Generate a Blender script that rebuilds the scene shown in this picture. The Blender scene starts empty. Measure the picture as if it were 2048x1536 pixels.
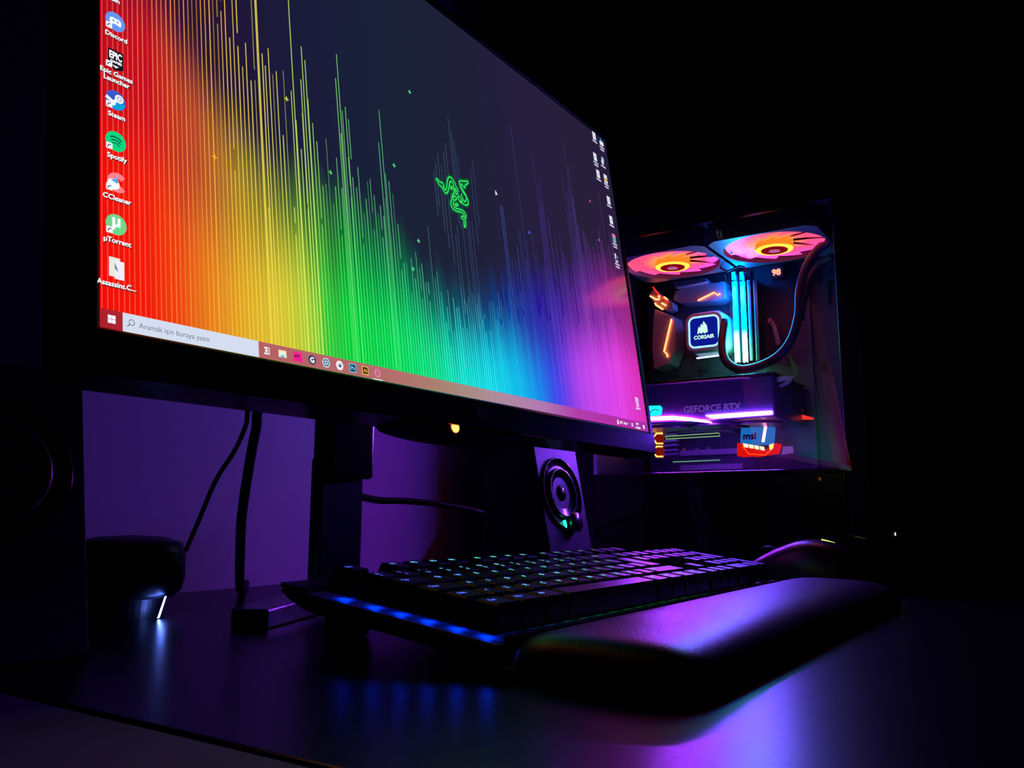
import bpy, math, random
from mathutils import Vector, Matrix
random.seed(7)
SC = bpy.context.scene
COL = SC.collection
pi = math.pi

# ------------------------------------------------------------------ camera
W_PX, H_PX, F_PX = 2048, 1536, 1688.387
CAM = Vector((-0.2104, -0.3706, 0.075))
YAW, PIT, ROL = math.radians(56.118), math.radians(8.773), math.radians(0.157)
TILT = math.radians(7.802)                      # screen leans back
FW = Vector((math.sin(YAW)*math.cos(PIT), math.cos(YAW)*math.cos(PIT), math.sin(PIT)))
R0 = Vector((math.cos(YAW), -math.sin(YAW), 0)); U0 = R0.cross(FW)
RT = math.cos(ROL)*R0 + math.sin(ROL)*U0
UP = -math.sin(ROL)*R0 + math.cos(ROL)*U0
cd = bpy.data.cameras.new('camera'); cam = bpy.data.objects.new('camera', cd); COL.objects.link(cam)
cd.sensor_width = 36; cd.lens = F_PX*36/W_PX; cd.clip_start = 0.01; cd.clip_end = 50
M = Matrix.Identity(4)
for i in range(3):
    M[i][0] = RT[i]; M[i][1] = UP[i]; M[i][2] = -FW[i]; M[i][3] = CAM[i]
cam.matrix_world = M
SC.camera = cam

# ------------------------------------------------------------------ world, exposure
w = bpy.data.worlds.new('night'); SC.world = w; w.use_nodes = True
w.node_tree.nodes['Background'].inputs[0].default_value = (0.35, 0.38, 0.6, 1)
w.node_tree.nodes['Background'].inputs[1].default_value = 0.0012
SC.view_settings.view_transform = 'Standard'; SC.view_settings.look = 'None'
SC.view_settings.exposure = 0.0; SC.view_settings.gamma = 1.0
SC.view_settings.use_curve_mapping = False

# ------------------------------------------------------------------ helpers
def ray(px, py): return FW + RT*((px-1024)/F_PX) + UP*((768-py)/F_PX)
def at_x(px, py, X):
    d = ray(px, py); return CAM + d*((X-CAM.x)/d.x)
def lin(c):
    return tuple((v/255/12.92 if v <= 10.31 else ((v/255+0.055)/1.055)**2.4) for v in c)

def new_mat(name):
    m = bpy.data.materials.new(name); m.use_nodes = True
    return m, m.node_tree, m.node_tree.nodes['Principled BSDF']
def mat(name, rgb, rough=0.5, metal=0.0, spec=0.5, coat=0.0, bump=0.0, bscale=400.0, stretch=None):
    m, nt, b = new_mat(name)
    b.inputs['Base Color'].default_value = (*rgb, 1); b.inputs['Roughness'].default_value = rough
    b.inputs['Metallic'].default_value = metal; b.inputs['Specular IOR Level'].default_value = spec
    b.inputs['Coat Weight'].default_value = coat; b.inputs['Coat Roughness'].default_value = 0.1
    n = nt.nodes.new('ShaderNodeTexNoise'); n.inputs['Scale'].default_value = bscale; n.inputs['Detail'].default_value = 4
    tc = nt.nodes.new('ShaderNodeTexCoord')
    if stretch:
        mp = nt.nodes.new('ShaderNodeMapping'); mp.inputs['Scale'].default_value = stretch
        nt.links.new(tc.outputs['Object'], mp.inputs['Vector']); nt.links.new(mp.outputs[0], n.inputs['Vector'])
    else: nt.links.new(tc.outputs['Object'], n.inputs['Vector'])
    mr = nt.nodes.new('ShaderNodeMapRange'); mr.inputs['To Min'].default_value = max(0.02, rough*0.88); mr.inputs['To Max'].default_value = min(1, rough*1.12)
    nt.links.new(n.outputs['Fac'], mr.inputs['Value']); nt.links.new(mr.outputs[0], b.inputs['Roughness'])
    if bump:
        bp = nt.nodes.new('ShaderNodeBump'); bp.inputs['Strength'].default_value = bump; bp.inputs['Distance'].default_value = 0.0006
        nt.links.new(n.outputs['Fac'], bp.inputs['Height']); nt.links.new(bp.outputs[0], b.inputs['Normal'])
    return m
def glow(name, srgb, k):
    m = bpy.data.materials.new(name); m.use_nodes = True; nt = m.node_tree; nt.nodes.clear()
    e = nt.nodes.new('ShaderNodeEmission'); e.inputs[0].default_value = (*lin(srgb), 1); e.inputs[1].default_value = k
    o = nt.nodes.new('ShaderNodeOutputMaterial'); nt.links.new(e.outputs[0], o.inputs[0]); return m
def attr_glow(name, k, rough=None):
    m, nt, b = new_mat(name)
    a = nt.nodes.new('ShaderNodeAttribute'); a.attribute_name = 'Col'
    b.inputs['Base Color'].default_value = (0.004, 0.004, 0.004, 1)
    b.inputs['Roughness'].default_value = rough or 0.13; b.inputs['Specular IOR Level'].default_value = 0.8
    nt.links.new(a.outputs['Color'], b.inputs['Emission Color']); b.inputs['Emission Strength'].default_value = k
    return m

def root_of(o):
    v = Vector((0, 0, 0))
    while o is not None: v = v + o.location; o = o.parent
    return v
class MB:
    def __init__(s): s.v = []; s.f = []; s.c = []; s.M = None; s.smooth = False
    def vert(s, p, col=(1, 1, 1)):
        p = Vector(p)
        if s.M: p = s.M @ p
        s.v.append(p); s.c.append(col); return len(s.v)-1
    def poly(s, pts, col=(1, 1, 1)):
        cols = col if isinstance(col[0], (tuple, list)) else [col]*len(pts)
        s.f.append([s.vert(p, c) for p, c in zip(pts, cols)]); return s
    def loft(s, rings, caps=(True, True), closed=True, cols=None):
        base = []
        for i, r in enumerate(rings):
            base.append([s.vert(p, cols[i] if cols else (1, 1, 1)) for p in r])
        n = len(rings[0])
        for a, b in zip(base, base[1:]):
            for i in range(n if closed else n-1):
                j = (i+1) % n; s.f.append([a[i], a[j], b[j], b[i]])
        if caps[0]: s.f.append(base[0][::-1])
        if caps[1]: s.f.append(base[-1])
        return s
    def box(s, lo, hi):
        x0, y0, z0 = lo; x1, y1, z1 = hi
        return s.loft([[(x0, y0, z), (x1, y0, z), (x1, y1, z), (x0, y1, z)] for z in (z0, z1)])
    def prism(s, pts, d):                       # pts: planar loop, d: extrusion
        d = Vector(d); return s.loft([[Vector(p) for p in pts], [Vector(p)+d for p in pts]])
    def cyl(s, a, b, r, r2=None, n=24, caps=(True, True)):
        a, b = Vector(a), Vector(b); r2 = r if r2 is None else r2
        z = (b-a).normalized(); x = z.orthogonal().normalized(); y = z.cross(x)
        ring = lambda c, q: [c + q*(math.cos(2*pi*i/n)*x + math.sin(2*pi*i/n)*y) for i in range(n)]
        return s.loft([ring(a, r), ring(b, r2)], caps)
    def lathe(s, c, axis, prof, n=40, cols=None, caps=(True, True)):   # prof: (radius, distance along axis)
        c = Vector(c); z = Vector(axis).normalized(); x = z.orthogonal().normalized(); y = z.cross(x)
        return s.loft([[c + z*h + r*(math.cos(2*pi*i/n)*x + math.sin(2*pi*i/n)*y) for i in range(n)] for r, h in prof], caps, True, cols)
    def tube(s, pts, r, n=10, sub=6):
        P = [Vector(p) for p in pts]
        if len(P) > 2 and sub > 1:
            Q = []
            E = [P[0]*2-P[1]] + P + [P[-1]*2-P[-2]]
            for i in range(1, len(E)-2):
                for k in range(sub):
                    t = k/sub; a, b, c, d = E[i-1], E[i], E[i+1], E[i+2]
                    Q.append(0.5*((2*b) + (c-a)*t + (2*a-5*b+4*c-d)*t*t + (3*b-a-3*c+d)*t**3))
            Q.append(P[-1]); P = Q
        rings = []; x = None
        for i, p in enumerate(P):
            d = (P[min(i+1, len(P)-1)] - P[max(i-1, 0)]).normalized()
            x = d.orthogonal().normalized() if x is None else (x - d*x.dot(d)).normalized()
            y = d.cross(x)
            rings.append([p + r*(math.cos(2*pi*k/n)*x + math.sin(2*pi*k/n)*y) for k in range(n)])
        return s.loft(rings)
    def mesh(s, name, m, off=Vector((0, 0, 0))):
        me = bpy.data.meshes.new(name)
        me.from_pydata([tuple(p-off) for p in s.v], [], s.f)
        at = me.color_attributes.new('Col', 'FLOAT_COLOR', 'POINT')
        for i, c in enumerate(s.c): at.data[i].color = (*c, 1)
        if m: me.materials.append(m)
        if s.smooth:
            for p in me.polygons: p.use_smooth = True
        me.update(); return me
    def build(s, name, m, parent=None, bevel=0, seg=2, label=None, sub=0):
        off = root_of(parent) if parent else Vector((0, 0, 0))
        o = bpy.data.objects.new(name, s.mesh(name, m, off)); COL.objects.link(o)
        if parent: o.parent = parent
        if bevel:
            b = o.modifiers.new('bevel', 'BEVEL'); b.width = bevel; b.segments = seg; b.limit_method = 'ANGLE'; b.angle_limit = math.radians(40)
        if sub:
            b = o.modifiers.new('subd', 'SUBSURF'); b.levels = sub; b.render_levels = sub
        if label: o['label'] = label
        return o
def thing(name, label, cat, loc=(0, 0, 0), group=None):
    o = bpy.data.objects.new(name, None); COL.objects.link(o); o.location = loc
    o.empty_display_size = 0.02
    o['label'] = label; o['category'] = cat
    if group: o['group'] = group
    return o
def tag(o, label, cat, group=None):
    o['label'] = label; o['category'] = cat
    if group: o['group'] = group
    return o
def struct(o): o['kind'] = 'structure'; return o
_tc = {}
def glyphs(s, size, align='LEFT'):
    key = (s, align)
    if key not in _tc:
        c = bpy.data.curves.new('t', 'FONT'); c.body = s; c.size = 1; c.align_x = align; c.resolution_u = 3
        o = bpy.data.objects.new('t', c); me = bpy.data.meshes.new_from_object(o)
        _tc[key] = ([tuple(v.co) for v in me.vertices], [list(p.vertices) for p in me.polygons])
        bpy.data.objects.remove(o); bpy.data.curves.remove(c); bpy.data.meshes.remove(me)
    v, f = _tc[key]
    return [(x*size, y*size) for x, y, z in v], f
def text(mb, s, size, fn, col=(1, 1, 1), align='LEFT', bold=0):
    v, f = glyphs(s, size, align)
    for dx, dy in ([(0, 0)] if not bold else [(-bold, 0), (bold, 0), (0, bold), (0, -bold)]):
        idx = [mb.vert(fn(x+dx, y+dy), col) for x, y in v]
        for p in f: mb.f.append([idx[i] for i in p])

# ------------------------------------------------------------------ materials
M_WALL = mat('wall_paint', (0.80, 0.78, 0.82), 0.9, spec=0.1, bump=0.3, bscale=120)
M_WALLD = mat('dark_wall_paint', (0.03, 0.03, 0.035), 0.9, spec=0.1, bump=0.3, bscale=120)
M_DESK = mat('dark_laminate', (0.0045, 0.0045, 0.0055), 0.30, spec=0.23, bump=0.05, bscale=300)
M_SIDE = mat('grey_wood_laminate', (0.38, 0.38, 0.41), 0.6, spec=0.2, bump=0.15, bscale=90, stretch=(6, 0.6, 1))
M_BLACK = mat('black_plastic', (0.006, 0.006, 0.007), 0.42, spec=0.4, bump=0.02, bscale=1500)
M_GLOSS = mat('gloss_black', (0.004, 0.004, 0.006), 0.16, spec=0.5)
M_CHIN = mat('satin_black_chin', (0.005, 0.005, 0.007), 0.22, spec=0.5, bscale=6000)
M_CABLE = mat('cable_rubber', (0.008, 0.008, 0.009), 0.6, spec=0.25)
M_KEYB = mat('keyboard_plastic', (0.007, 0.007, 0.008), 0.45, spec=0.35)
M_KEY = mat('keycap_plastic', (0.010, 0.010, 0.012), 0.36, spec=0.5, bump=0.02, bscale=2500)
M_PLATE = mat('keyboard_plate', (0.25, 0.25, 0.27), 0.5, spec=0.4)
M_LEATH = mat('leatherette', (0.030, 0.028, 0.034), 0.36, spec=0.55, bump=0.25, bscale=900)
M_SPKF = mat('speaker_front', (0.16, 0.15, 0.17), 0.45, spec=0.5)
M_CASE = mat('case_metal', (0.012, 0.012, 0.014), 0.45, spec=0.4)
M_INNER = mat('case_inner_metal', (0.06, 0.055, 0.065), 0.5, spec=0.4)
M_PCB = mat('motherboard_pcb', (0.07, 0.07, 0.10), 0.45, spec=0.5, bump=0.3, bscale=300)
M_SINK = mat('heatsink_metal', (0.42, 0.38, 0.44), 0.45, metal=0.2)
M_COMP = mat('component_plastic', (0.05, 0.05, 0.06), 0.35)
M_STEEL = mat('bright_metal', (0.5, 0.5, 0.52), 0.3, metal=0.9)
M_GPU = mat('gpu_shroud', (0.05, 0.05, 0.06), 0.35, spec=0.6)
M_TUBE = mat('rubber_tube', (0.02, 0.02, 0.024), 0.38, spec=0.6)
M_FRAME = mat('fan_frame_plastic', (0.06, 0.055, 0.065), 0.4)
M_WHITE = mat('label_white', (0.55, 0.5, 0.55), 0.5)
M_FLOOR = mat('floor_boards', (0.05, 0.045, 0.04), 0.5, bump=0.2, bscale=30, stretch=(1, 8, 1))

# ------------------------------------------------------------------ room
def slab(name, lo, hi, m): return struct(MB().box(lo, hi).build(name, m))
WX0, WX1, WY0, WY1, FZ, CZ = -1.5, 1.62, -2.4, 0.362, -0.74, 1.75
slab('floor', (WX0, WY0, FZ-0.05), (WX1, WY1, FZ), M_FLOOR)
slab('ceiling', (WX0, WY0, CZ), (WX1, WY1, CZ+0.05), M_WALLD)
slab('wall_back', (WX0, WY1, FZ-0.05), (WX1, WY1+0.05, CZ+0.05), M_WALL)
slab('added_dark_panel', (WX0, WY1-0.006, FZ), (0.178, WY1+0.002, CZ), M_WALLD)  # guessed dark panel, added to keep this stretch of wall black
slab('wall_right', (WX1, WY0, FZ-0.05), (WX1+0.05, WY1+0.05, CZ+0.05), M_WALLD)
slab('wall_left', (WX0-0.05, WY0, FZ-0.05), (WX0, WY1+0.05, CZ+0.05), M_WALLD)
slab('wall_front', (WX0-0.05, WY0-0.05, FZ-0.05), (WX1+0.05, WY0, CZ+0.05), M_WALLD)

# ------------------------------------------------------------------ desk and side table
dk = thing('desk', 'black laminate desk top under the keyboard and the computer', 'desk', (0.78, -0.2, FZ))
MB().box((-0.018, -0.72, -0.025), (1.60, 0.355, 0.0)).build('desk_top', M_DESK, dk, 0.0015)
for x in (0.03, 1.55):
    for y in (-0.67, 0.31):
        MB().box((x-0.03, y-0.03, FZ), (x+0.03, y+0.03, -0.025)).build('leg', M_BLACK, dk, 0.002)
sd = thing('side_table', 'grey wood-look table top against the left edge of the black desk', 'table', (-0.5, -0.2, FZ))
MB().box((-1.1, -0.72, -0.025), (-0.021, 0.355, 0.0)).build('table_top', M_SIDE, sd, 0.0015)
for x in (-1.05, -0.07):
    for y in (-0.67, 0.31):
        MB().box((x-0.025, y-0.025, FZ), (x+0.025, y+0.025, -0.025)).build('leg', M_BLACK, sd, 0.002)

# ------------------------------------------------------------------ monitor
S = 0.597/2560; SZ = 0.160
VX = Vector((1, 0, 0)); VV = Vector((0, math.sin(TILT), math.cos(TILT))); VN = Vector((0, -math.cos(TILT), math.sin(TILT)))
ORG = Vector((0, 0, SZ))
def scr(u, v, l=0.0): return ORG + VX*(u*S) + VV*(v*S) + VN*(l*0.00012)
def mon_uv(px, py):
    d = ray(px, py); t = (ORG-CAM).dot(VN)/d.dot(VN); q = CAM + d*t - ORG
    return q.x/S, q.dot(VV)/S
def mm(x, v, n): return ORG + VX*x + VV*v + VN*n       # metres in the panel's own frame
mon = thing('monitor', 'large black widescreen monitor showing a rainbow wallpaper with desktop icons', 'monitor', (0.2985, 0.145, 0))
MW, MH = 0.597, 0.336
BL, BR, BT, BB = -0.0105, MW+0.0085, MH+0.008, -0.0228
# housing: bezel frame sides + back
def mbox(mb, x0, x1, v0, v1, n0, n1):
    return mb.loft([[mm(x0, v0, n), mm(x1, v0, n), mm(x1, v1, n), mm(x0, v1, n)] for n in (n0, n1)])
b = MB()
mbox(b, BL, BR, BT-0.0065, BT, -0.03, 0.0012); mbox(b, BL, 0-0.0015, BB, BT, -0.03, 0.0012); mbox(b, MW+0.0015, BR, BB, BT, -0.03, 0.0012)
b.build('bezel', M_BLACK, mon, 0.0006)
b = MB(); mbox(b, BL, BR, BB, -0.0012, -0.03, 0.0022)
b.build('lower_bezel', M_CHIN, mon, 0.0012)
b = MB()
b.loft([[mm(x, v, n) for x, v in ((BL+i, BB+i), (BR-i, BB+i), (BR-i, BT-i), (BL+i, BT-i))] for i, n in ((0.001, -0.03), (0.012, -0.036), (0.09, -0.058))])
b.build('back_cover', M_BLACK, mon)
# joystick bump and power light under the chin
n = 28; rings = []
for nn in (-0.03, 0.000):
    rg = []
    for i in range(n+1):
        t = i/n; x = 0.212+t*0.145
        rg.append(mm(x, BB+0.002 - 0.0095*min(1, math.sin(pi*t)**0.35 if 0 < t < 1 else 0), nn))
    rings.append(rg + [mm(0.357, BB+0.003, nn), mm(0.212, BB+0.003, nn)])
MB().loft(rings).build('control_bump', M_CHIN, mon)
px = mon_uv(910, 854)
b = MB(); b.lathe(mm(px[0]*S, px[1]*S, 0.0002), VN, [(0.0042, -0.001), (0.0042, 0.0004), (0.003, 0.001)], 20)
o = b.build('power_light', glow('orange_led', (255, 120, 60), 5), mon, label='small glowing orange power light')
# maker mark
b = MB()
c0 = mon_uv(957, 826)
rr = [(c0[0]*S + 0.0042*math.cos(a*pi/14), c0[1]*S + 0.0042*math.sin(a*pi/14)) for a in range(28)]
for i in range(28):
    a, q = rr[i], rr[(i+1) % 28]; cx, cy = c0[0]*S, c0[1]*S
    b.poly([mm(*a, 0.0024), mm(*q, 0.0024), mm(cx+(q[0]-cx)*(.8 if i < 7 else .25), cy+(q[1]-cy)*(.8 if i < 7 else .25), 0.0024), mm(cx+(a[0]-cx)*(.8 if i < 7 else .25), cy+(a[1]-cy)*(.8 if i < 7 else .25), 0.0024)])
text(b, 'LG', 0.0115, lambda x, y: mm(c0[0]*S+0.006+x, c0[1]*S-0.0042+y, 0.0024))
b.build('brand_mark', mat('brand_grey', (0.12, 0.12, 0.16), 0.4), mon, label='dim grey round logo with two letters')

# --- screen with procedural wallpaper
def wallpaper():
    m, nt, b = new_mat('wallpaper_screen'); N = nt.nodes; L = nt.links
    uv = N.new('ShaderNodeUVMap'); sp = N.new('ShaderNodeSeparateXYZ'); L.new(uv.outputs[0], sp.inputs[0])
    def ramp(stops, colour=True):
        r = N.new('ShaderNodeValToRGB'); e = r.color_ramp.elements
        while len(e) > 1: e.remove(e[-1])
        for i, (p, c) in enumerate(stops):
            cc = (*lin(c), 1) if colour else (c, c, c, 1)
            if i == 0: e[0].position = p/2560; e[0].color = cc
            else: q = e.new(p/2560); q.color = cc
        L.new(sp.outputs[0], r.inputs[0]); return r
    low = ramp([(0, (240, 12, 12)), (110, (244, 26, 12)), (180, (238, 66, 15)), (270, (230, 130, 28)), (370, (222, 172, 42)), (480, (212, 198, 52)), (560, (165, 200, 58)), (615, (50, 195, 58)), (700, (0, 205, 60)), (900, (0, 212, 85)), (1060, (0, 222, 130)), (1200, (0, 222, 205)), (1380, (0, 215, 238)), (1540, (0, 185, 236)), (1650, (0, 145, 235)), (1750, (35, 80, 235)), (1830, (75, 50, 228)), (1900, (135, 55, 230)), (1980, (180, 60, 232)), (2120, (205, 60, 235)), (2330, (222, 58, 225)), (2480, (222, 40, 190)), (2560, (205, 40, 175))])
    mid = ramp([(0, (190, 12, 30)), (120, (196, 14, 32)), (240, (185, 70, 40)), (360, (160, 130, 40)), (520, (80, 125, 40)), (700, (0, 125, 45)), (950, (0, 120, 70)), (1200, (0, 95, 120)), (1500, (10, 50, 150)), (1700, (35, 25, 160)), (2000, (60, 25, 140)), (2250, (105, 30, 135)), (2500, (145, 30, 125)), (2560, (150, 30, 120))])
    drk = ramp([(0, (60, 10, 40)), (130, (52, 14, 45)), (280, (40, 20, 50)), (420, (28, 24, 58)), (700, (26, 30, 58)), (1000, (26, 34, 56)), (1400, (32, 32, 56)), (1800, (38, 30, 62)), (2200, (40, 32, 58)), (2560, (40, 28, 60))])
    # heights (fractions of the screen) of the strong glow
    H = ramp([(0, .34), (110, .30), (200, .21), (300, .19), (400, .19), (520, .21), (650, .18), (800, .18), (900, .17), (1060, .13), (1200, .12), (1350, .13), (1500, .15), (1650, .14), (1800, .16), (1950, .22), (2150, .24), (2350, .28), (2500, .27), (2560, .27)], False)
    D = ramp([(0, .60), (110, .56), (250, .44), (380, .36), (480, .32), (640, .33), (780, .31), (950, .28), (1060, .22), (1300, .22), (1500, .29), (1650, .33), (1800, .35), (2000, .40), (2150, .46), (2350, .50), (2560, .48)], False)
    def math_(op, a, b_=None):
        x = N.new('ShaderNodeMath'); x.operation = op
        for i, q in enumerate((a, b_)):
            if q is None: continue
            if isinstance(q, (int, float)): x.inputs[i].default_value = q
            else: L.new(q, x.inputs[i])
        return x.outputs[0]
    nz = N.new('ShaderNodeTexNoise'); nz.noise_dimensions = '1D'; nz.inputs['Scale'].default_value = 60; nz.inputs['Detail'].default_value = 3
    L.new(sp.outputs[0], nz.inputs['W'])
    jit = math_('MULTIPLY', math_('SUBTRACT', nz.outputs['Fac'], 0.5), 0.09)
    v = math_('ADD', sp.outputs[1], jit)
    def fade(h, width):
        mr = N.new('ShaderNodeMapRange'); mr.interpolation_type = 'SMOOTHERSTEP'
        L.new(v, mr.inputs['Value']); L.new(math_('SUBTRACT', h, width*0.5), mr.inputs['From Min']); L.new(math_('ADD', h, width*0.5), mr.inputs['From Max'])
        return mr.outputs[0]
    mx1 = N.new('ShaderNodeMix'); mx1.data_type = 'RGBA'; L.new(fade(H.outputs[0], 0.26), mx1.inputs[0]); L.new(low.outputs[0], mx1.inputs[6]); L.new(mid.outputs[0], mx1.inputs[7])
    mx2 = N.new('ShaderNodeMix'); mx2.data_type = 'RGBA'; L.new(fade(D.outputs[0], 0.24), mx2.inputs[0]); L.new(mx1.outputs[2], mx2.inputs[6]); L.new(drk.outputs[0], mx2.inputs[7])
    L.new(mx2.outputs[2], b.inputs['Emission Color']); b.inputs['Emission Strength'].default_value = 1
    b.inputs['Base Color'].default_value = (0.004, 0.004, 0.004, 1); b.inputs['Roughness'].default_value = 0.13; b.inputs['Specular IOR Level'].default_value = 0.8
    return m
b = MB(); b.poly([scr(0, 0), scr(2560, 0), scr(2560, 1440), scr(0, 1440)])
screen = b.build('screen', wallpaper(), mon, label='rainbow wallpaper with a dark upper half')
uvl = screen.data.uv_layers.new(name='UVMap')
for i, q in enumerate(((0, 0), (1, 0), (1, 1), (0, 1))): uvl.data[i].uv = q

M_SCR = attr_glow('screen_pixels', 1.0)
def lerp(a, b_, t): return tuple(x+(y-x)*t for x, y in zip(a, b_))
def interp(stops, x):
    for (p, c), (q, d) in zip(stops, stops[1:]):
        if x <= q: return lerp(c, d, max(0, min(1, (x-p)/(q-p)))) if isinstance(c, tuple) else c+(d-c)*max(0, min(1, (x-p)/(q-p)))
    return stops[-1][1]
LOWL = [(0, (255, 75, 50)), (110, (255, 85, 45)), (180, (255, 120, 50)), (270, (255, 170, 60)), (370, (250, 205, 60)), (480, (240, 228, 80)), (600, (190, 240, 90)), (640, (90, 235, 95)), (900, (70, 245, 130)), (1060, (90, 248, 175)), (1200, (90, 245, 230)), (1380, (80, 235, 250)), (1520, (60, 195, 250)), (1680, (75, 125, 250)), (1830, (125, 95, 248)), (1980, (190, 95, 245)), (2330, (238, 95, 240)), (2560, (230, 80, 205))]
TOPL = [(0, (195, 62, 80)), (110, (222, 115, 90)), (230, (232, 155, 80)), (330, (230, 190, 75)), (470, (218, 208, 90)), (620, (150, 205, 105)), (800, (85, 185, 115)), (1000, (85, 170, 125)), (1200, (80, 120, 150)), (1500, (60, 90, 170)), (1800, (65, 55, 150)), (2100, (90, 60, 160)), (2560, (130, 50, 140))]
ENV = [(0, 1440), (240, 1440), (330, 1400), (380, 1000), (430, 960), (470, 760), (500, 900), (540, 800), (600, 860), (640, 760), (690, 580), (730, 900), (770, 760), (810, 600), (850, 640), (900, 760), (940, 620), (980, 500), (1060, 440), (1110, 520), (1140, 430), (1300, 400), (1450, 430), (1530, 560), (1600, 620), (1680, 820), (1760, 760), (1840, 980), (1900, 800), (2000, 820), (2100, 1080), (2180, 960), (2300, 900), (2400, 1000), (2560, 900)]
b = MB()
def strip(mb, u, v0, v1, wd, faded=False):
    k = 10; lo = lin(interp(LOWL, u)); hi = lin(interp(TOPL, u)); base_h = interp([(0, 700), (300, 520), (640, 420), (1060, 300), (1350, 280), (1600, 330), (2000, 480), (2350, 560), (2560, 520)], u)
    if faded: lo = lerp(lo, (0.02, 0.02, 0.05), .22); hi = lerp(hi, (0.02, 0.02, 0.05), .55)
    pts = []
    for i in range(k+1):
        v = v0+(v1-v0)*i/k; t = max(0, min(1, (v-base_h*0.5)/(base_h*0.9))); pts.append((v, lerp(lo, hi, t)))
    for (va, ca), (vb, cb) in zip(pts, pts[1:]):
        mb.poly([scr(u, va, .8), scr(u+wd, va, .8), scr(u+wd, vb, .8), scr(u, vb, .8)], [ca, ca, cb, cb])
u = 3.0
while u < 2550:
    e = interp(ENV, u)
    r = random.random()
    if u < 330: top = 1440 if r < 0.75 else e*random.uniform(.6, 1)
    elif r < 0.72: top = e*random.uniform(.70, 1)
    elif r < 0.97: top = e*random.uniform(.42, .72)
    else: top = min(1440, e*1.12)
    wd = random.choice((2.2, 2.6, 3.0))
    faded = random.random() < (0.3 if u < 1450 else 0.5)
    if random.random() < 0.2:              # broken streak
        g = random.uniform(.55, .85)*top; strip(b, u, 40, g, wd, faded); strip(b, u, g+random.uniform(15, 60), top, wd, faded)
    else: strip(b, u, 40, top, wd, faded)
    u += 12.2*random.uniform(.95, 1.05)
for u0, t0 in ((727, 985), (716, 900), (748, 820), (898, 876), (884, 760), (433, 1200), (445, 843), (587, 939), (578, 830), (598, 900), (549, 1440), (1681, 1166), (2112, 1253), (2126, 1150), (2098, 1040), (1537, 767), (1550, 767), (1822, 1110), (1860, 1010)):
    strip(b, u0, 40, t0, 3.0, u0 > 1600)
for u0, va, vb in ((1262, 610, 1010), (1272, 590, 960), (1283, 200, 930), (1296, 600, 880), (1180, 560, 840), (1195, 500, 800), (1215, 450, 860), (1230, 640, 900), (1310, 250, 640), (1322, 240, 640), (1340, 260, 640), (1365, 560, 850), (1385, 640, 900), (1150, 600, 760), (1163, 640, 800), (1250, 320, 600), (1236, 330, 560)):
    strip(b, u0, va, vb, 2.2, True)
for pxx, pyy in ((573, 198), (661, 345), (429, 314), (788, 331), (837, 482), (819, 184), (826, 538), (1058, 465), (1180, 402), (1198, 480)):
    uu, vv = mon_uv(pxx, pyy); c = lin(interp(LOWL, uu))
    for a, q in ((7, 1.5), (1.5, 7)): b.poly([scr(uu-a, vv-q, .9), scr(uu+a, vv-q, .9), scr(uu+a, vv+q, .9), scr(uu-a, vv+q, .9)], c)
b.build('wallpaper_streaks', M_SCR, screen, label='thin coloured vertical streaks')

def ribbon(mb, pts, wd, col, l, closed=False):
    P = [Vector(p).to_2d() if len(p) > 2 else Vector(p) for p in pts]
    n = len(P); A = []; B = []
    for i in range(n):
        a = P[(i-1) % n] if (closed or i > 0) else P[i]; c = P[(i+1) % n] if (closed or i < n-1) else P[i]
        d = (c-a).normalized(); q = Vector((-d.y, d.x))*wd/2; A.append(P[i]+q); B.append(P[i]-q)
    for i in range(n if closed else n-1):
        j = (i+1) % n; mb.poly([scr(*A[i], l), scr(*A[j], l), scr(*B[j], l), scr(*B[i], l)], col)
def smooth(P, sub=4):
    P = [Vector(p) for p in P]; E = [P[0]]+P+[P[-1]]; Q = []
    for i in range(1, len(E)-2):
        for k in range(sub):
            t = k/sub; a, b_, c, d = E[i-1], E[i], E[i+1], E[i+2]
            Q.append(0.5*((2*b_)+(c-a)*t+(2*a-5*b_+4*c-d)*t*t+(3*b_-a-3*c+d)*t**3))
    return Q+[P[-1]]
SNAKE = [[(405, 345), (440, 385), (490, 430), (525, 440), (545, 480), (555, 540), (580, 575), (600, 545), (608, 480), (615, 410), (635, 345), (670, 325), (710, 360), (750, 420), (780, 500), (810, 560), (835, 620)],
 [(400, 350), (420, 400), (460, 470), (500, 515), (530, 530), (540, 575), (570, 625), (600, 640), (630, 600), (650, 520), (660, 450), (685, 410), (715, 430), (735, 480), (745, 560), (740, 640), (715, 680), (700, 760)],
 [(845, 410), (850, 470), (880, 550), (920, 620), (970, 690), (1010, 760), (1020, 830), (990, 870), (950, 860), (900, 830), (850, 800)],
 [(845, 410), (880, 400), (940, 410), (1000, 405), (1018, 435), (990, 465), (960, 485), (955, 530), (935, 520), (900, 475), (880, 460), (890, 520), (930, 600), (970, 670), (985, 730), (975, 780), (945, 800), (915, 745), (880, 650)],
 [(700, 760), (685, 830), (700, 900), (740, 950), (800, 985), (870, 1000), (920, 1030), (945, 1075), (900, 1085), (890, 1110), (930, 1150), (940, 1220), (945, 1300)],
 [(740, 790), (730, 850), (750, 900), (800, 935), (870, 950), (930, 985), (970, 1040), (975, 1100), (950, 1120), (965, 1170), (970, 1250), (950, 1300)],
 [(735, 700), (765, 695), (790, 720), (795, 745), (765, 775), (735, 760), (735, 700)], [(820, 700), (845, 700), (880, 740), (905, 795), (870, 790), (830, 750), (820, 700)],
 [(765, 540), (790, 590), (815, 650), (780, 655), (770, 600), (765, 540)], [(700, 500), (720, 540), (690, 560), (680, 520), (700, 500)], [(760, 850), (800, 840), (825, 860), (800, 885), (760, 870)]]
b = MB()
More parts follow.
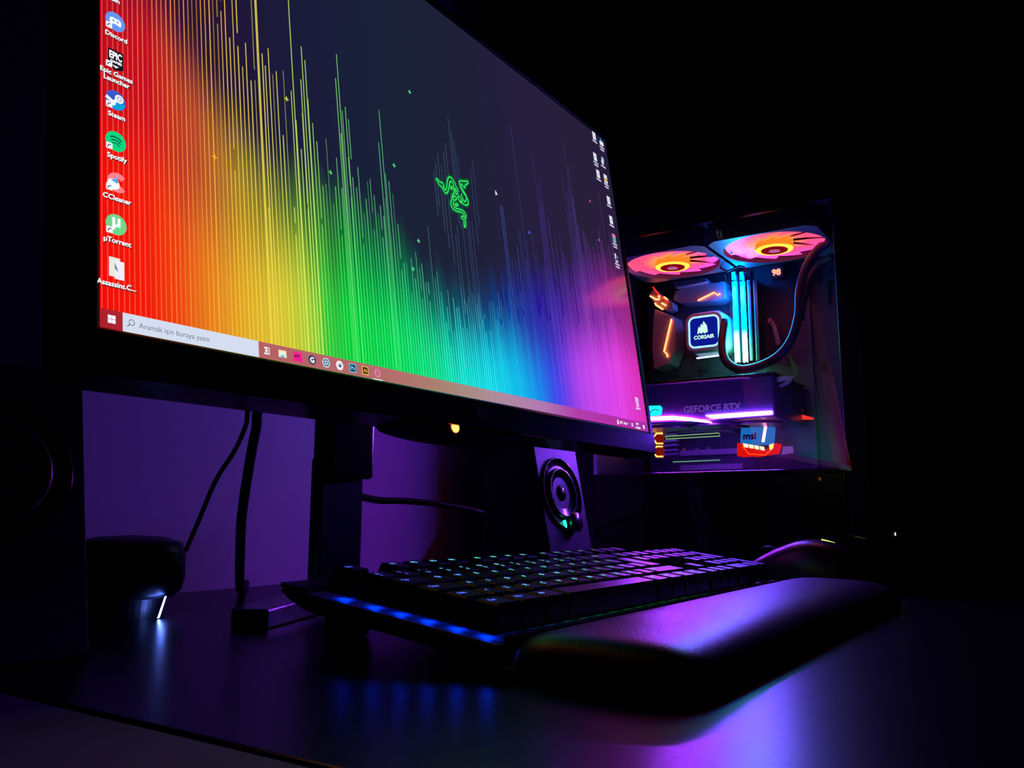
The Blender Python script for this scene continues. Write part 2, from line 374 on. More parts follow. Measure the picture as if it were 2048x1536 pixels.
for P in SNAKE:
    Q = smooth([mon_uv(830+x/9.6, 320+y/9.6) for x, y in P])
    ribbon(b, Q, 17, lin((6, 92, 46)), 1.2); ribbon(b, Q, 4.6, lin((60, 240, 110)), 1.6)
b.build('wallpaper_emblem', M_SCR, screen, label='green outlined emblem of three twisted snakes')

# taskbar
TB = [(0, (172, 32, 44)), (48, (172, 36, 48)), (400, (182, 96, 102)), (900, (178, 112, 108)), (1150, (166, 138, 120)), (1400, (176, 140, 160)), (1700, (176, 118, 176)), (1900, (180, 60, 170)), (2300, (178, 45, 165)), (2560, (165, 45, 160))]
b = MB()
for i in range(32):
    u0, u1 = i*80, (i+1)*80
    ca, cb = lin(interp(TB, u0)), lin(interp(TB, u1))
    b.poly([scr(u0, 0, 1.2), scr(u1, 0, 1.2), scr(u1, 40, 1.2), scr(u0, 40, 1.2)], [ca, cb, cb, ca])
b.poly([scr(48, 0, 1.6), scr(392, 0, 1.6), scr(392, 40, 1.6), scr(48, 40, 1.6)], lin((212, 222, 240)))
text(b, 'Aramak için buraya yazın', 17, lambda x, y: scr(84+x, 13.5+y, 2), lin((110, 118, 130)))
ribbon(b, [(68+6*math.cos(a*pi/8), 22+6*math.sin(a*pi/8)) for a in range(16)], 1.6, lin((100, 108, 120)), 2, True)
ribbon(b, [(63.5, 17.5), (58, 12)], 2, lin((100, 108, 120)), 2)
for x0, y0 in ((16, 21), (24.5, 21), (16, 12), (24.5, 12)):
    b.poly([scr(x0, y0, 2), scr(x0+8, y0, 2), scr(x0+8, y0+8, 2), scr(x0, y0+8, 2)], lin((245, 245, 255)))
b.build('taskbar', M_SCR, screen, label='pinkish taskbar with a white search box')

def disc(mb, u, v, r, col, l, ry=None, n=24):
    mb.poly([scr(u+r*math.cos(2*pi*i/n), v+(ry or r)*math.sin(2*pi*i/n), l) for i in range(n)], col)
def rect(mb, u0, v0, u1, v1, col, l): mb.poly([scr(u0, v0, l), scr(u1, v0, l), scr(u1, v1, l), scr(u0, v1, l)], col)
WH = lin((250, 250, 255))
def arrow(mb, u, v):
    rect(mb, u-22, v-22, u-8, v-8, WH, 3); ribbon(mb, [(u-19, v-19), (u-16, v-13), (u-11, v-12)], 2.4, lin((60, 90, 150)), 3.4)
def caption(mb, s, u, v, size=16):
    for k, line in enumerate(s.split('\n')):
        text(mb, line, size, lambda x, y: scr(u+x+1.4, v-16*k+y-1.6, 2.2), lin((50, 5, 15)), 'CENTER', .9)
        text(mb, line, size, lambda x, y: scr(u+x, v-16*k+y, 3), WH, 'CENTER', .55)
ICON = glow
def icon(name, fn, label):
    b = MB(); fn(b); return b.build(name, M_SCR, screen, label=label)
IU = 35
def i_first(b): rect(b, IU-20, 780, IU+20, 800, lin((220, 220, 210)), 2); caption(b, 'Bin', IU, 762)
icon('desktop_icon', i_first, 'white icon cut off by the top of the photo')
def i_chat(b):
    v = 712; disc(b, IU, v, 23, lin((100, 150, 245)), 2); 
    disc(b, IU-5, v+1, 9, WH, 2.4, 8); disc(b, IU+5, v+1, 9, WH, 2.4, 8); rect(b, IU-13, v-8, IU-7, v, WH, 2.4); rect(b, IU+7, v-8, IU+13, v, WH, 2.4)
    disc(b, IU-5, v+1, 2.5, lin((100, 150, 245)), 2.8); disc(b, IU+5, v+1, 2.5, lin((100, 150, 245)), 2.8)
    arrow(b, IU, v); caption(b, 'Discord', IU+2, v-42)
icon('desktop_icon', i_chat, 'round light blue icon with a white face')
def i_epic(b):
    v = 616; b.poly([scr(IU-18, v+24, 2), scr(IU-18, v-18, 2), scr(IU, v-26, 2), scr(IU+18, v-18, 2), scr(IU+18, v+24, 2)], lin((20, 16, 36)))
    text(b, 'EPIC', 18, lambda x, y: scr(IU+x*.85, v+2+y*1.35, 2.4), WH, 'CENTER', .8); text(b, 'GAMES', 8.5, lambda x, y: scr(IU+1+x, v-8+y, 2.4), WH, 'CENTER', .5)
    b.poly([scr(IU-8, v-14, 2.4), scr(IU, v-20, 2.4), scr(IU+8, v-14, 2.4)], WH); arrow(b, IU, v); caption(b, 'Epic Games\nLauncher', IU+2, v-40)
icon('desktop_icon', i_epic, 'black and white shield icon with bold lettering')
def i_steam(b):
    v = 518; disc(b, IU, v, 23, lin((60, 90, 200)), 2)
    b.poly([scr(IU+22*math.cos(a), v+22*math.sin(a), 2.2) for a in [pi*1.05+i*pi*.9/12 for i in range(13)]], lin((10, 160, 225)))
    ribbon(b, [(IU-22, v+2), (IU-6, v-6), (IU+8, v+6)], 8, WH, 2.5); disc(b, IU+8, v+6, 10, WH, 2.6); ribbon(b, [(IU+8+5*math.cos(a*pi/6), v+6+5*math.sin(a*pi/6)) for a in range(12)], 1.6, lin((80, 130, 190)), 3, True)
    disc(b, IU-6, v-8, 6, WH, 2.6); arrow(b, IU, v); caption(b, 'Steam', IU+2, v-42)
icon('desktop_icon', i_steam, 'round blue icon with a white crank arm')
def i_spot(b):
    v = 420; disc(b, IU, v, 23, lin((10, 215, 130)), 2)
    for k, (r, h) in enumerate(((13, 8), (11, 1), (9, -6))): ribbon(b, [(IU-r, v+h-1), (IU-r*.4, v+h+2), (IU+r*.4, v+h+1), (IU+r, v+h-4)], 3.2-.5*k, lin((8, 80, 50)), 2.4)
    arrow(b, IU, v); caption(b, 'Spotify', IU+2, v-42)
icon('desktop_icon', i_spot, 'round green icon with three curved bars')
def i_cc(b):
    v = 325; ribbon(b, [(IU+16*math.cos(a)+3, v+16*math.sin(a)) for a in [pi*.22+i*pi*1.56/20 for i in range(21)]], 13, lin((255, 130, 140)), 2)
    disc(b, IU-6, v-6, 14, WH, 2.3, 12); b.poly([scr(IU-12, v+2, 2.6), scr(IU+4, v-3, 2.6), scr(IU+2, v+10, 2.6)], lin((50, 175, 225))); ribbon(b, [(IU-1, v+6), (IU+4, v+18)], 4, lin((190, 150, 220)), 2.6)
    arrow(b, IU, v); caption(b, 'CCleaner', IU+2, v-42)
icon('desktop_icon', i_cc, 'pink letter C icon with a white brush')
def i_mu(b):
    v = 229; disc(b, IU, v, 23, lin((110, 215, 140)), 2); text(b, 'µ', 40, lambda x, y: scr(IU+x, v-4+y, 2.4), WH, 'CENTER', 1.6)
    arrow(b, IU, v); caption(b, 'µTorrent', IU+2, v-42)
icon('desktop_icon', i_mu, 'round pale green icon with a white mu letter')
def i_as(b):
    v = 133; rect(b, IU-16, v-20, IU+8, v+22, lin((235, 235, 225)), 2); rect(b, IU-4, v-24, IU+17, v+16, lin((240, 240, 250)), 2.2)
    b.poly([scr(IU-4, v+12, 2.6), scr(IU-4, v-2, 2.6), scr(IU+4, v-8, 2.6), scr(IU+1, v, 2.6)], lin((95, 130, 165))); caption(b, 'Assassins.C...', IU+1, v-42)
icon('desktop_icon', i_as, 'white folder icon above long caption, lowest of its column')
# right columns
def r_icon(u, v, kind, lines, label):
    b = MB()
    if kind == 'doc': rect(b, u-15, v-20, u+15, v+20, lin((225, 232, 245)), 2); rect(b, u-6, v-10, u+6, v+8, lin((190, 200, 200)), 2.4)
    if kind == 'people': disc(b, u-9, v-8, 9, lin((230, 240, 250)), 2.4, 12); disc(b, u+10, v-8, 10, WH, 2.4, 13); b.poly([scr(u-12, v, 2), scr(u+14, v, 2), scr(u-2, v+24, 2)], lin((40, 130, 165)))
    if kind == 'fold': rect(b, u-16, v-22, u+16, v+22, lin((225, 228, 235)), 2); rect(b, u-16, v-12, u+16, v+2, lin((205, 160, 60)), 2.4)
    if kind == 'blob': disc(b, u+2, v+8, 13, lin((170, 190, 205)), 2, 14); disc(b, u-3, v-8, 13, lin((195, 210, 225)), 2.2, 13)
    if kind == 'zip':
        rect(b, u-16, v-22, u+16, v+22, lin((150, 170, 190)), 2); rect(b, u-16, v+8, u+16, v+22, lin((235, 110, 150)), 2.4); rect(b, u-14, v-16, u-4, v+4, lin((60, 165, 150)), 2.4); rect(b, u+6, v-18, u+15, v+2, lin((70, 175, 160)), 2.4)
    if kind == 'pc': b.poly([scr(u-16, v+22, 2), scr(u, v+22, 2), scr(u-6, v-4, 2), scr(u-16, v-6, 2)], lin((205, 225, 245))); rect(b, u-14, v-22, u+10, v-10, lin((180, 210, 235)), 2); b.poly([scr(u+4, v+12, 2), scr(u+14, v+18, 2), scr(u+14, v-10, 2)], lin((110, 130, 190)))
    if kind == 'bin': b.poly([scr(u-16, v+22, 2), scr(u+14, v+20, 2), scr(u+11, v-24, 2), scr(u-11, v-22, 2)], lin((235, 200, 240))); rect(b, u-6, v-12, u+6, v+10, lin((195, 180, 215)), 2.4)
    for k in range(lines): rect(b, u-24+4*k, v-34-14*k, u+22-5*k, v-27-14*k, lin((215, 205, 235)), 2.4)
    return b.build('desktop_icon', M_SCR, screen, label=label)
for px_, py_, k, l, lab in ((1188, 272, 'doc', 1, 'white document icon at the top of the inner right column'), (1190, 314, 'doc', 2, 'white document icon under the top one, two caption lines'), (1196, 348, 'doc', 1, 'white document icon lowest of the inner right column'),
    (1202, 284, 'people', 2, 'blue and white icon of two figures'), (1205, 322, 'blob', 1, 'grey rounded icon near the right screen edge'), (1211, 358, 'fold', 2, 'white icon with a golden band'), (1217, 401, 'doc', 1, 'white page icon halfway down the right screen edge'), (1222, 440, 'doc', 1, 'white page icon with green tint on the right edge'),
    (1228, 477, 'zip', 2, 'pink and teal square icon'), (1233, 517, 'pc', 2, 'light blue angular icon, lowest of the outer column'), (1274, 804, 'bin', 1, 'pale pink bin icon above the clock')):
    q = mon_uv(px_, py_); r_icon(min(q[0], 2523), q[1], k, l, lab)
# taskbar icons
def t_icon(u, fn, label):
    b = MB(); fn(b, u, 20); b.build('taskbar_icon', M_SCR, screen, label=label)
t_icon(416, lambda b, u, v: (rect(b, u-8, v+5, u+4, v+9, WH, 2.4), rect(b, u-8, v-9, u+4, v-5, WH, 2.4), rect(b, u-5, v-3, u+2, v+3, WH, 2.4), rect(b, u+6, v-9, u+8, v+9, WH, 2.4)), 'white task view symbol')
t_icon(464, lambda b, u, v: (rect(b, u-12, v-9, u+12, v+9, lin((250, 235, 170)), 2.4), rect(b, u-9, v-9, u+9, v+4, lin((225, 240, 245)), 2.6), rect(b, u-6, v-9, u+6, v-3, lin((110, 195, 215)), 2.8)), 'pale yellow folder symbol')
t_icon(512, lambda b, u, v: (rect(b, u-14, v-12, u+14, v+12, lin((245, 30, 140)), 2.4), text(b, 'APG', 9, lambda x, y: scr(u-11+x, v-1+y, 2.8), lin((70, 10, 60)), 'LEFT', .4)), 'hot pink square symbol with dark letters')
t_icon(560, lambda b, u, v: (disc(b, u, v, 12.5, lin((40, 60, 90)), 2.4), text(b, 'G', 20, lambda x, y: scr(u+x, v-7+y, 2.8), WH, 'CENTER', 1)), 'dark round symbol with a white G')
t_icon(608, lambda b, u, v: (disc(b, u, v, 14, lin((215, 235, 240)), 2.4, n=6), disc(b, u, v, 11, lin((70, 110, 160)), 2.6, n=6), disc(b, u, v, 6, lin((210, 235, 235)), 2.8), disc(b, u, v, 3, lin((30, 80, 130)), 3)), 'white and blue hexagon symbol')
t_icon(656, lambda b, u, v: (disc(b, u, v, 13, lin((245, 235, 240)), 2.4), disc(b, u+1, v, 5.5, lin((45, 95, 160)), 2.6), disc(b, u, v+2.4, 3, WH, 2.8, 1)), 'white round symbol with a blue centre')
t_icon(704, lambda b, u, v: (rect(b, u-12, v-12, u+12, v+12, lin((110, 200, 230)), 2.4), rect(b, u-9.5, v-9.5, u+9.5, v+9.5, lin((0, 50, 90)), 2.6), text(b, 'Ps', 15, lambda x, y: scr(u+x, v-5+y, 2.9), lin((130, 220, 245)), 'CENTER', .4)), 'dark blue square symbol reading Ps')
t_icon(752, lambda b, u, v: (rect(b, u-12, v-12, u+12, v+12, lin((245, 190, 90)), 2.4), rect(b, u-9.5, v-9.5, u+9.5, v+9.5, lin((60, 35, 0)), 2.6), text(b, 'Ai', 15, lambda x, y: scr(u+x, v-5+y, 2.9), lin((235, 170, 60)), 'CENTER', .4)), 'brown and orange square symbol reading Ai')
t_icon(800, lambda b, u, v: (disc(b, u, v, 12.5, lin((235, 120, 165)), 2.4), disc(b, u, v, 6, lin((178, 112, 125)), 2.6, 9.5), rect(b, u-19, v-20, u+19, v-17.6, WH, 2.4)), 'pink ring symbol with a white line under it')
def tray(b, u, v):
    text(b, '36°C  Açık  ˄', 15, lambda x, y: scr(2278+x, 14+y, 2.4), WH, 'LEFT', .5)
    b.poly([scr(2255, 10, 2.4), scr(2270, 8, 2.4), scr(2266, 30, 2.4), scr(2258, 26, 2.4)], WH); rect(b, 2392, 12, 2406, 26, WH, 2.4); rect(b, 2396, 15, 2402, 23, lin((175, 45, 165)), 2.6)
    text(b, '00:51', 13, lambda x, y: scr(2452+x, 23+y, 2.4), WH, 'CENTER', .4); text(b, '1.09.2020', 13, lambda x, y: scr(2452+x, 6+y, 2.4), WH, 'CENTER', .4)
    rect(b, 2508, 10, 2522, 28, WH, 2.4)
t_icon(0, tray, 'white clock and weather read-out at the far right')
b = MB(); q = mon_uv(992, 387); uu, vv = q
b.poly([scr(uu-5, vv+12, 3), scr(uu-5, vv-9, 3), scr(uu, vv-4, 3), scr(uu+8, vv-4, 3)], WH); b.build('mouse_pointer', M_SCR, screen, label='small white arrow right of the emblem')

# stand
MB().box((0.2715, 0.129, 0.104), (0.3245, 0.150, 0.33)).build('stand_sleeve', M_CHIN, mon, 0.004, 3)
MB().box((0.273, 0.139, 0.006), (0.3215, 0.152, 0.12)).build('stand_post', M_BLACK, mon, 0.002)
MB().box((0.255, 0.06, 0.27), (0.341, 0.135, 0.345)).build('stand_mount', M_BLACK, mon, 0.004)
for s in (-1, 1):
    b = MB(); c = Vector((0.2975, 0.150, 0)); e = Vector((0.2975+s*0.1305, 0.090, 0)); d = (e-c).normalized(); q = Vector((-d.y, d.x, 0))
    b.loft([[p+q*w_+Vector((0, 0, z)) for w_, z in ((-ww, 0), (ww, 0), (ww, hh), (-ww, hh))] for p, ww, hh in ((c, 0.017, 0.016), (e, 0.013, 0.013))])
    b.build('stand_foot', M_CHIN, mon, 0.0015)

# ------------------------------------------------------------------ keyboard
kb = thing('keyboard', 'black full-size keyboard with blue and green backlit keys', 'keyboard', (0.35, -0.06, 0))
KT = math.radians(7.3)
KM = Matrix.Translation((0.1325, -0.1335, 0.0128)) @ Matrix.Rotation(KT, 4, 'X')
KW, KD = 0.438, 0.157
def kbox(lo, hi):
    b = MB(); b.M = KM; b.box(lo, hi); return b
# body: under-tray with undercut sides
b = MB(); b.M = KM
b.loft([[(i, j, z), (KW-i, j, z), (KW-i, KD-j, z), (i, KD-j, z)] for i, j, z in ((0.012, 0.010, -0.0125), (0.004, 0.003, -0.006), (0, 0, -0.0012))])
b.build('keyboard_body', M_KEYB, kb, 0.0008)
kbox((0.0012, 0.0012, -0.0014), (KW-0.0012, KD-0.0012, 0.0)).build('top_plate', M_PLATE, kb, 0.0004)
kbox((0.0, KD-0.018, 0.0), (KW, KD, 0.003)).build('rear_lip', M_KEYB, kb, 0.001)
kbox((0.006, -0.0012, -0.004), (KW-0.004, 0.0022, 0.0042)).build('front_lip', M_CABLE, kb, 0.0008)
for xx in (0.03, KW-0.06):
    b = MB(); p0 = KM @ Vector((xx, KD-0.02, -0.011)); b.prism([(p0.x, p0.y-0.006, p0.z+.003), (p0.x, p0.y+0.010, p0.z+.003), (p0.x, p0.y+0.012, 0.0005), (p0.x, p0.y+0.002, 0.0005)], (0.028, 0, 0)); b.build('rear_foot', M_KEYB, kb, 0.0006)
for xx in (0.02, KW-0.05):
    b = MB(); b.box((0.1325+xx, -0.122, 0.0), (0.1325+xx+0.03, -0.112, 0.0045)); b.build('front_foot', M_KEYB, kb, 0.0005)
U = 0.01905
def capmesh(wu, hu, tall=False):
    w_, h_ = wu*U-0.0012, hu*U-0.0012; b = MB()
    R = []
    for i, f, k, z in ((0.0008, .0008, .0008, 0.0), (0.0, 0.0, 0.0, 0.0008), (0.0022, 0.0016, 0.0026, 0.0120), (0.0029, 0.0023, 0.0034, 0.0130)):
        R.append([(i, f, z if z < .005 else z+.002), (w_-i, f, z if z < .005 else z+.002), (w_-i, h_-k, z if z < .005 else z+.002), (i, h_-k, z if z < .005 else z+.002)])
    b.loft(R); return b, w_, h_
LEGCOL = [(0.0, (70, 95, 255)), (0.03, (80, 120, 255)), (0.055, (95, 190, 255)), (0.09, (105, 225, 255)), (0.13, (105, 240, 235)), (0.18, (100, 240, 190)), (0.24, (120, 235, 170)), (0.28, (190, 220, 200)), (0.33, (150, 110, 190)), (0.44, (120, 90, 200))]
LEGK = [(0.0, 1.6), (0.12, 1.6), (0.2, 1.1), (0.26, .7), (0.3, .3), (0.44, .12)]
legm = {}
def leg_mat(x):
    k = int(x/0.03)
    if k not in legm: legm[k] = glow('backlit_legend', interp(LEGCOL, k*0.03+.01), interp(LEGK, k*0.03+.01))
    return legm[k]
proto = {}
def key(row_y, ux, wu, leg, hu=1, name='key', sec=None):
    x = 0.0032+ux*U; y = row_y
    kk = (wu, hu)
    if kk not in proto:
        b, w_, h_ = capmesh(wu, hu); proto[kk] = (b.mesh('keycap', M_KEY), w_, h_)
    me, w_, h_ = proto[kk]
    o = bpy.data.objects.new(name, me); COL.objects.link(o); o.parent = kb
    o.matrix_local = Matrix.Translation(-Vector(kb.location)) @ KM @ Matrix.Translation((x, y, 0.0032))
    if leg or sec:
        b = MB()
        if leg: text(b, leg, 0.0048 if len(leg) < 3 else 0.0036, lambda a, c: (0.0048+a, h_*0.46+c, 0.01512), bold=0.00012)
        if sec: text(b, sec, 0.0042, lambda a, c: (0.0048+a, h_*0.46-0.0052+c, 0.01512), bold=0.0001)
        me2 = b.mesh('legend', leg_mat(x)); l = bpy.data.objects.new('legend', me2); COL.objects.link(l); l.parent = o
    return o
RY = [0.0055+U*i for i in range(5)] + [0.0055+U*5.22]
def row(y, items, ux=0.0):
    for it in items:
        if isinstance(it, (int, float)): ux += it; continue
        leg, wd = it[0], it[1]; key(y, ux, wd, leg, name=it[2] if len(it) > 2 and it[2] else 'key', sec=it[3] if len(it) > 3 else None); ux += wd
row(RY[5], [('Esc', 1), 1] + [(f'F{i}', 1) for i in range(1, 5)] + [.5] + [(f'F{i}', 1) for i in range(5, 9)] + [.5] + [(f'F{i}', 1) for i in range(9, 13)] + [.25, ('Prt', 1), ('Scr', 1), ('Brk', 1)])
row(RY[4], [(a, 1, None, c) for a, c in zip('é!\'^+%&/()=?_', '"1234567890*-')] + [('Back', 2, 'backspace_key'), .25, ('Ins', 1), ('Hm', 1), ('Up', 1), .25, ('Num', 1), ('/', 1), ('*', 1), ('-', 1)])
row(RY[3], [('Tab', 1.5, 'tab_key')] + [(a, 1) for a in 'QWERTYUIOPĞÜ'] + [1.5, .25, ('Del', 1), ('End', 1), ('Dn', 1), .25, ('7', 1), ('8', 1), ('9', 1)])
row(RY[2], [('Caps', 1.75, 'caps_lock_key')] + [(a, 1) for a in 'ASDFGHJKLŞİ,'] + [1.25, .25, 3, .25, ('4', 1), ('5', 1), ('6', 1)])
row(RY[1], [('Shift', 1.25, 'shift_key')] + [(a, 1) for a in '<ZXCVBNMÖÇ.'] + [('Shift', 2.75, 'shift_key'), .25, 1, ('˄', 1), 1, .25, ('1', 1), ('2', 1), ('3', 1)])
row(RY[0], [('Ctrl', 1.25, 'control_key'), ('Win', 1.25), ('Alt', 1.25), (None, 6.25, 'space_bar'), ('Alt', 1.25), ('Fn', 1.25), ('Mn', 1.25), ('Ctrl', 1.25, 'control_key'), .25, ('<', 1), ('v', 1), ('>', 1), .25, ('0', 2), (',', 1)])
key(RY[2], 13.75, 1.25, 'Ent', 2, 'enter_key'); key(RY[2], 21.5, 1, '+', 2, 'plus_key'); key(RY[0], 21.5, 1, 'Ent', 2, 'enter_key')
# backlight LEDs under the caps
b = MB(); b.M = KM
for r in range(6):
    for c in range(22):
        x = 0.0032+(c+.5)*U; y = RY[r]+U*.5
        col = lin(interp([(0, (20, 40, 255)), (0.05, (20, 70, 255)), (0.09, (20, 190, 255)), (0.14, (20, 255, 200)), (0.2, (30, 255, 110)), (0.27, (60, 255, 90)), (0.33, (60, 40, 60)), (0.44, (30, 10, 60))], x))
        if c == 0: col = (0.0, 0.03, 1.0); x = 0.0032+.40*U
        k = 1.0 if c == 0 else (.02 if r == 0 else .25)
        b.poly([(x-.0022, y-.0022, .0030), (x-.0022, y+.0022, .0030), (x+.0022, y+.0022, .0030), (x+.0022, y-.0022, .0030)], tuple(k*v for v in col))
o = b.build('backlight_led', attr_glow('key_backlight', 30), kb, label='tiny coloured lights glowing under the key rows'); o['kind'] = 'stuff'

# wrist rest
wr = thing('wrist_rest', 'padded black leatherette wrist rest in front of the keyboard', 'wrist rest', (0.345, -0.19, 0))
MB().box((0.124, -0.238, 0.0), (0.568, -0.141, 0.005)).build('base', M_BLACK, wr, 0.0015)
b = MB(); b.smooth = True
X0, X1, Y0, Y1 = 0.1225, 0.5695, -0.2395, -0.1395
def sup(x, p=3.0): return max(0.0, 1-abs(x)**p)
nx, ny = 90, 30; idx = {}
def gx(i):                        # denser samples near the ends
    t = i/nx*2-1; return math.copysign(1-(1-abs(t))**1.6, t)
def rest_z(s, t):
    e = sup(s, 40)**.42; f = sup(t, 5)**.5
    crown = 0.0165 + 0.0035*(t*0.3) - 0.002*t*t
    return 0.0055 + crown*e*f
for i in range(nx+1):
    for j in range(ny+1):
        s = gx(i); t = math.copysign(1-(1-abs(j/ny*2-1))**1.7, j/ny*2-1)
        xr = 1-0.02*abs(t)**6; yr = 1-0.10*abs(s)**30
        idx[i, j] = b.vert(((X0+X1)/2+(X1-X0)/2*s*xr, (Y0+Y1)/2+(Y1-Y0)/2*t*yr, rest_z(s, t)))
for i in range(nx):
    for j in range(ny): b.f.append([idx[i, j], idx[i+1, j], idx[i+1, j+1], idx[i, j+1]])
loop = [idx[i, 0] for i in range(nx+1)] + [idx[nx, j] for j in range(1, ny+1)] + [idx[i, ny] for i in range(nx-1, -1, -1)] + [idx[0, j] for j in range(ny-1, 0, -1)]
b.f.append(loop[::-1])
b.build('cushion', M_LEATH, wr)

# ------------------------------------------------------------------ speakers
def speaker(x0, y0, knob, label):
    sp_ = thing('speaker', label, 'speaker', (x0+0.044, y0+0.05, 0), 'speakers beside the monitor')
    wdt = 0.0875; hgt = 0.154; sl = math.tan(math.radians(10.6))
    prof = [(y0, 0.0), (y0+hgt*sl, hgt), (y0+0.087, 0.1315), (y0+0.087, 0.0)]
    b = MB(); b.prism([(x0, y, z) for y, z in prof], (wdt, 0, 0)); b.build('cabinet', M_BLACK, sp_, 0.0008)
    d = Vector((0, sl, 1)).normalized(); nn = Vector((0, -d.z, d.y))      # front plane
    P = lambda x, h, o=0: Vector((x0+x, y0, 0)) + d*h + nn*o
    H = hgt/d.z
    b = MB(); b.loft([[P(.0008, .001, o), P(wdt-.0008, .001, o), P(wdt-.0008, H-.001, o), P(.0008, H-.001, o)] for o in (0, .0022)]); b.build('front_panel', M_SPKF, sp_, 0.0005)
    c = P(wdt*.47, 0.0985, .0022)
    b = MB(); b.smooth = True
    b.lathe(c, nn, [(0.0385, 0), (0.0380, .0022), (0.0368, .0024), (0.0355, .0012), (0.0290, .0004), (0.0262, .0006)], 64, caps=(False, False)); b.build('driver_surround', M_GLOSS, sp_)
    b = MB(); b.smooth = True
    b.lathe(c, nn, [(0.0265, .0006), (0.0262, .0034), (0.0245, .0036), (0.0236, .0016)], 64, caps=(False, False)); b.build('driver_ring', mat('satin_ring', (0.25, 0.24, 0.28), 0.25, metal=.6), sp_)
    b = MB(); b.smooth = True
    b.lathe(c, nn, [(0.0238, .0018), (0.021, .0010), (0.016, -.0002), (0.009, -.0012), (0.0085, .0008), (0.005, .0022), (0.0005, .0026)], 64, caps=(False, True)); b.build('driver_cone', M_GLOSS, sp_)
    if knob:
        k = P(wdt*.60, 0.0665, .0022); b = MB(); b.smooth = True
        b.lathe(k, nn, [(0.0105, 0), (0.0105, .007), (0.0092, .0085), (0.0005, .0088)], 40); b.build('volume_knob', mat('chrome_knob', (.35, .35, .4), .2, metal=.9), sp_)
        b = MB(); b.M = None; e = P(wdt*.40, 0.0655, .004)
        b.loft([[e+Vector((0.0017*math.cos(a*pi/8), 0, 0))+d*(0.0042*math.sin(a*pi/8))+nn*o for a in range(16)] for o in (-.002, .0012)]); b.build('power_light', glow('green_led', (40, 255, 190), 2.0), sp_, label='small green light')
    return sp_
speaker(0.5238, 0.071, True, 'small black desktop speaker with glossy round driver right of the monitor stand')
speaker(-0.0375, 0.0745, False, 'dark desktop speaker mostly hidden in shadow at the left edge of the photo')

# ------------------------------------------------------------------ cables and pod
pod = thing('speaker_pod', 'low black rounded box with a bright white light slit, left of the monitor stand', 'electronic box', (0.163, 0.224, 0))
b = MB(); b.smooth = True
PC_ = Vector((0.163, 0.224, 0))
b.lathe(PC_, (0, 0, 1), [(0.033, 0.014), (0.038, 0.018), (0.0405, 0.028), (0.0400, 0.045), (0.037, 0.0535), (0.024, 0.0575), (0.001, 0.0590)], 48)
b.build('shell', M_BLACK, pod)
MB().cyl(PC_, PC_+Vector((0, 0, 0.016)), 0.026, 0.028, 40).build('base', M_BLACK, pod)
ls = Vector((0.1655, 0.1865, 0.0008))
b = MB(); dx = Vector((0.76, 0.65, 0))*0.0016
b.loft([[ls-dx, ls+dx, ls+dx+Vector((0.002, 0.0017, 0)), ls-dx+Vector((0.002, 0.0017, 0))], [p+Vector((0.0035, -0.0018, 0.0150)) for p in (ls-dx*.6, ls+dx*.6, ls+dx*.6+Vector((0.002, 0.0017, 0)), ls-dx*.6+Vector((0.002, 0.0017, 0)))]])
b.build('light_slit', glow('cool_white_led', (95, 125, 255), 34), pod, label='bright bluish white light slit')

Z = lambda px_, py_, Y: (CAM + ray(px_, py_)*((Y-CAM.y)/ray(px_, py_).y))
def cable(name, pts, r, label):
    b = MB(); b.smooth = True; b.tube(pts, r, 12, 8); return tag(b.build(name, M_CABLE), label, 'cable')
cable('cable', [(0.217, 0.105, 0.20), Z(507, 797, .12), Z(492, 850, .13), Z(470, 900, .14), Z(432, 960, .15), Z(398, 1040, .165), Z(372, 1100, .185)], 0.0017, 'thin black cable curving down from the monitor to the rounded box')
cable('cable', [(0.235, 0.10, 0.20), Z(530, 797, .12), Z(512, 860, .125), Z(497, 940, .135), Z(484, 1030, .15), Z(480, 1110, .17), Z(480, 1174, .225), (0.325, 0.295, 0.0045), (0.37, 0.345, 0.0045)], 0.0037, 'thick black cable hanging straight down behind the left of the monitor stand')
cable('cable', [(0.323, 0.146, 0.09), Z(760, 1001, .17), Z(810, 1002, .18), Z(880, 1009, .19), Z(950, 1022, .19), Z(1010, 1042, .19), Z(1090, 1068, .19), (0.62, 0.2, 0.03)], 0.0032, 'black cable arching from the monitor stand to behind the speaker')

# ------------------------------------------------------------------ mouse
ms = thing('computer_mouse', 'black mouse with a yellow-green light strip, right of the keyboard', 'mouse', (0.69, -0.13, 0))
b = MB(); b.smooth = True
sec = []
for k in range(15):
    t = k/14; y = -0.066 - 0.128*t
    h = interp([(0, .018), (.08, .028), (.25, .040), (.45, .0495), (.6, .0510), (.75, .0470), (.9, .036), (1, .016)], t)
    wd = interp([(0, .018), (.08, .026), (.3, .030), (.6, .033), (.85, .032), (.95, .026), (1, .016)], t)
    sec.append([(0.69+wd*math.copysign(abs(math.cos(a))**.7, math.cos(a)), y, 0.003+(h-0.003)*(math.sin(a)**.8)) for a in [pi*i/18 for i in range(19)]])
b.loft(sec); b.build('mouse_shell', mat('mouse_plastic', (0.02, 0.02, 0.022), .3, spec=.6), ms)
MB().box((0.662, -0.185, 0.0), (0.718, -0.078, 0.004)).build('glide_base', M_BLACK, ms, 0.001)
b = MB(); b.tube([at_x(1643, 1080, .69), at_x(1655, 1083, .69), at_x(1669, 1087, .69)], 0.0011, 8, 3); b.build('light_strip', glow('lime_led', (225, 250, 120), 1.6), ms, label='glowing yellow-green strip')
b = MB(); b.cyl((0.683, -0.092, 0.034), (0.697, -0.092, 0.034), 0.009, n=24); b.build('scroll_wheel', M_BLACK, ms, 0.001)
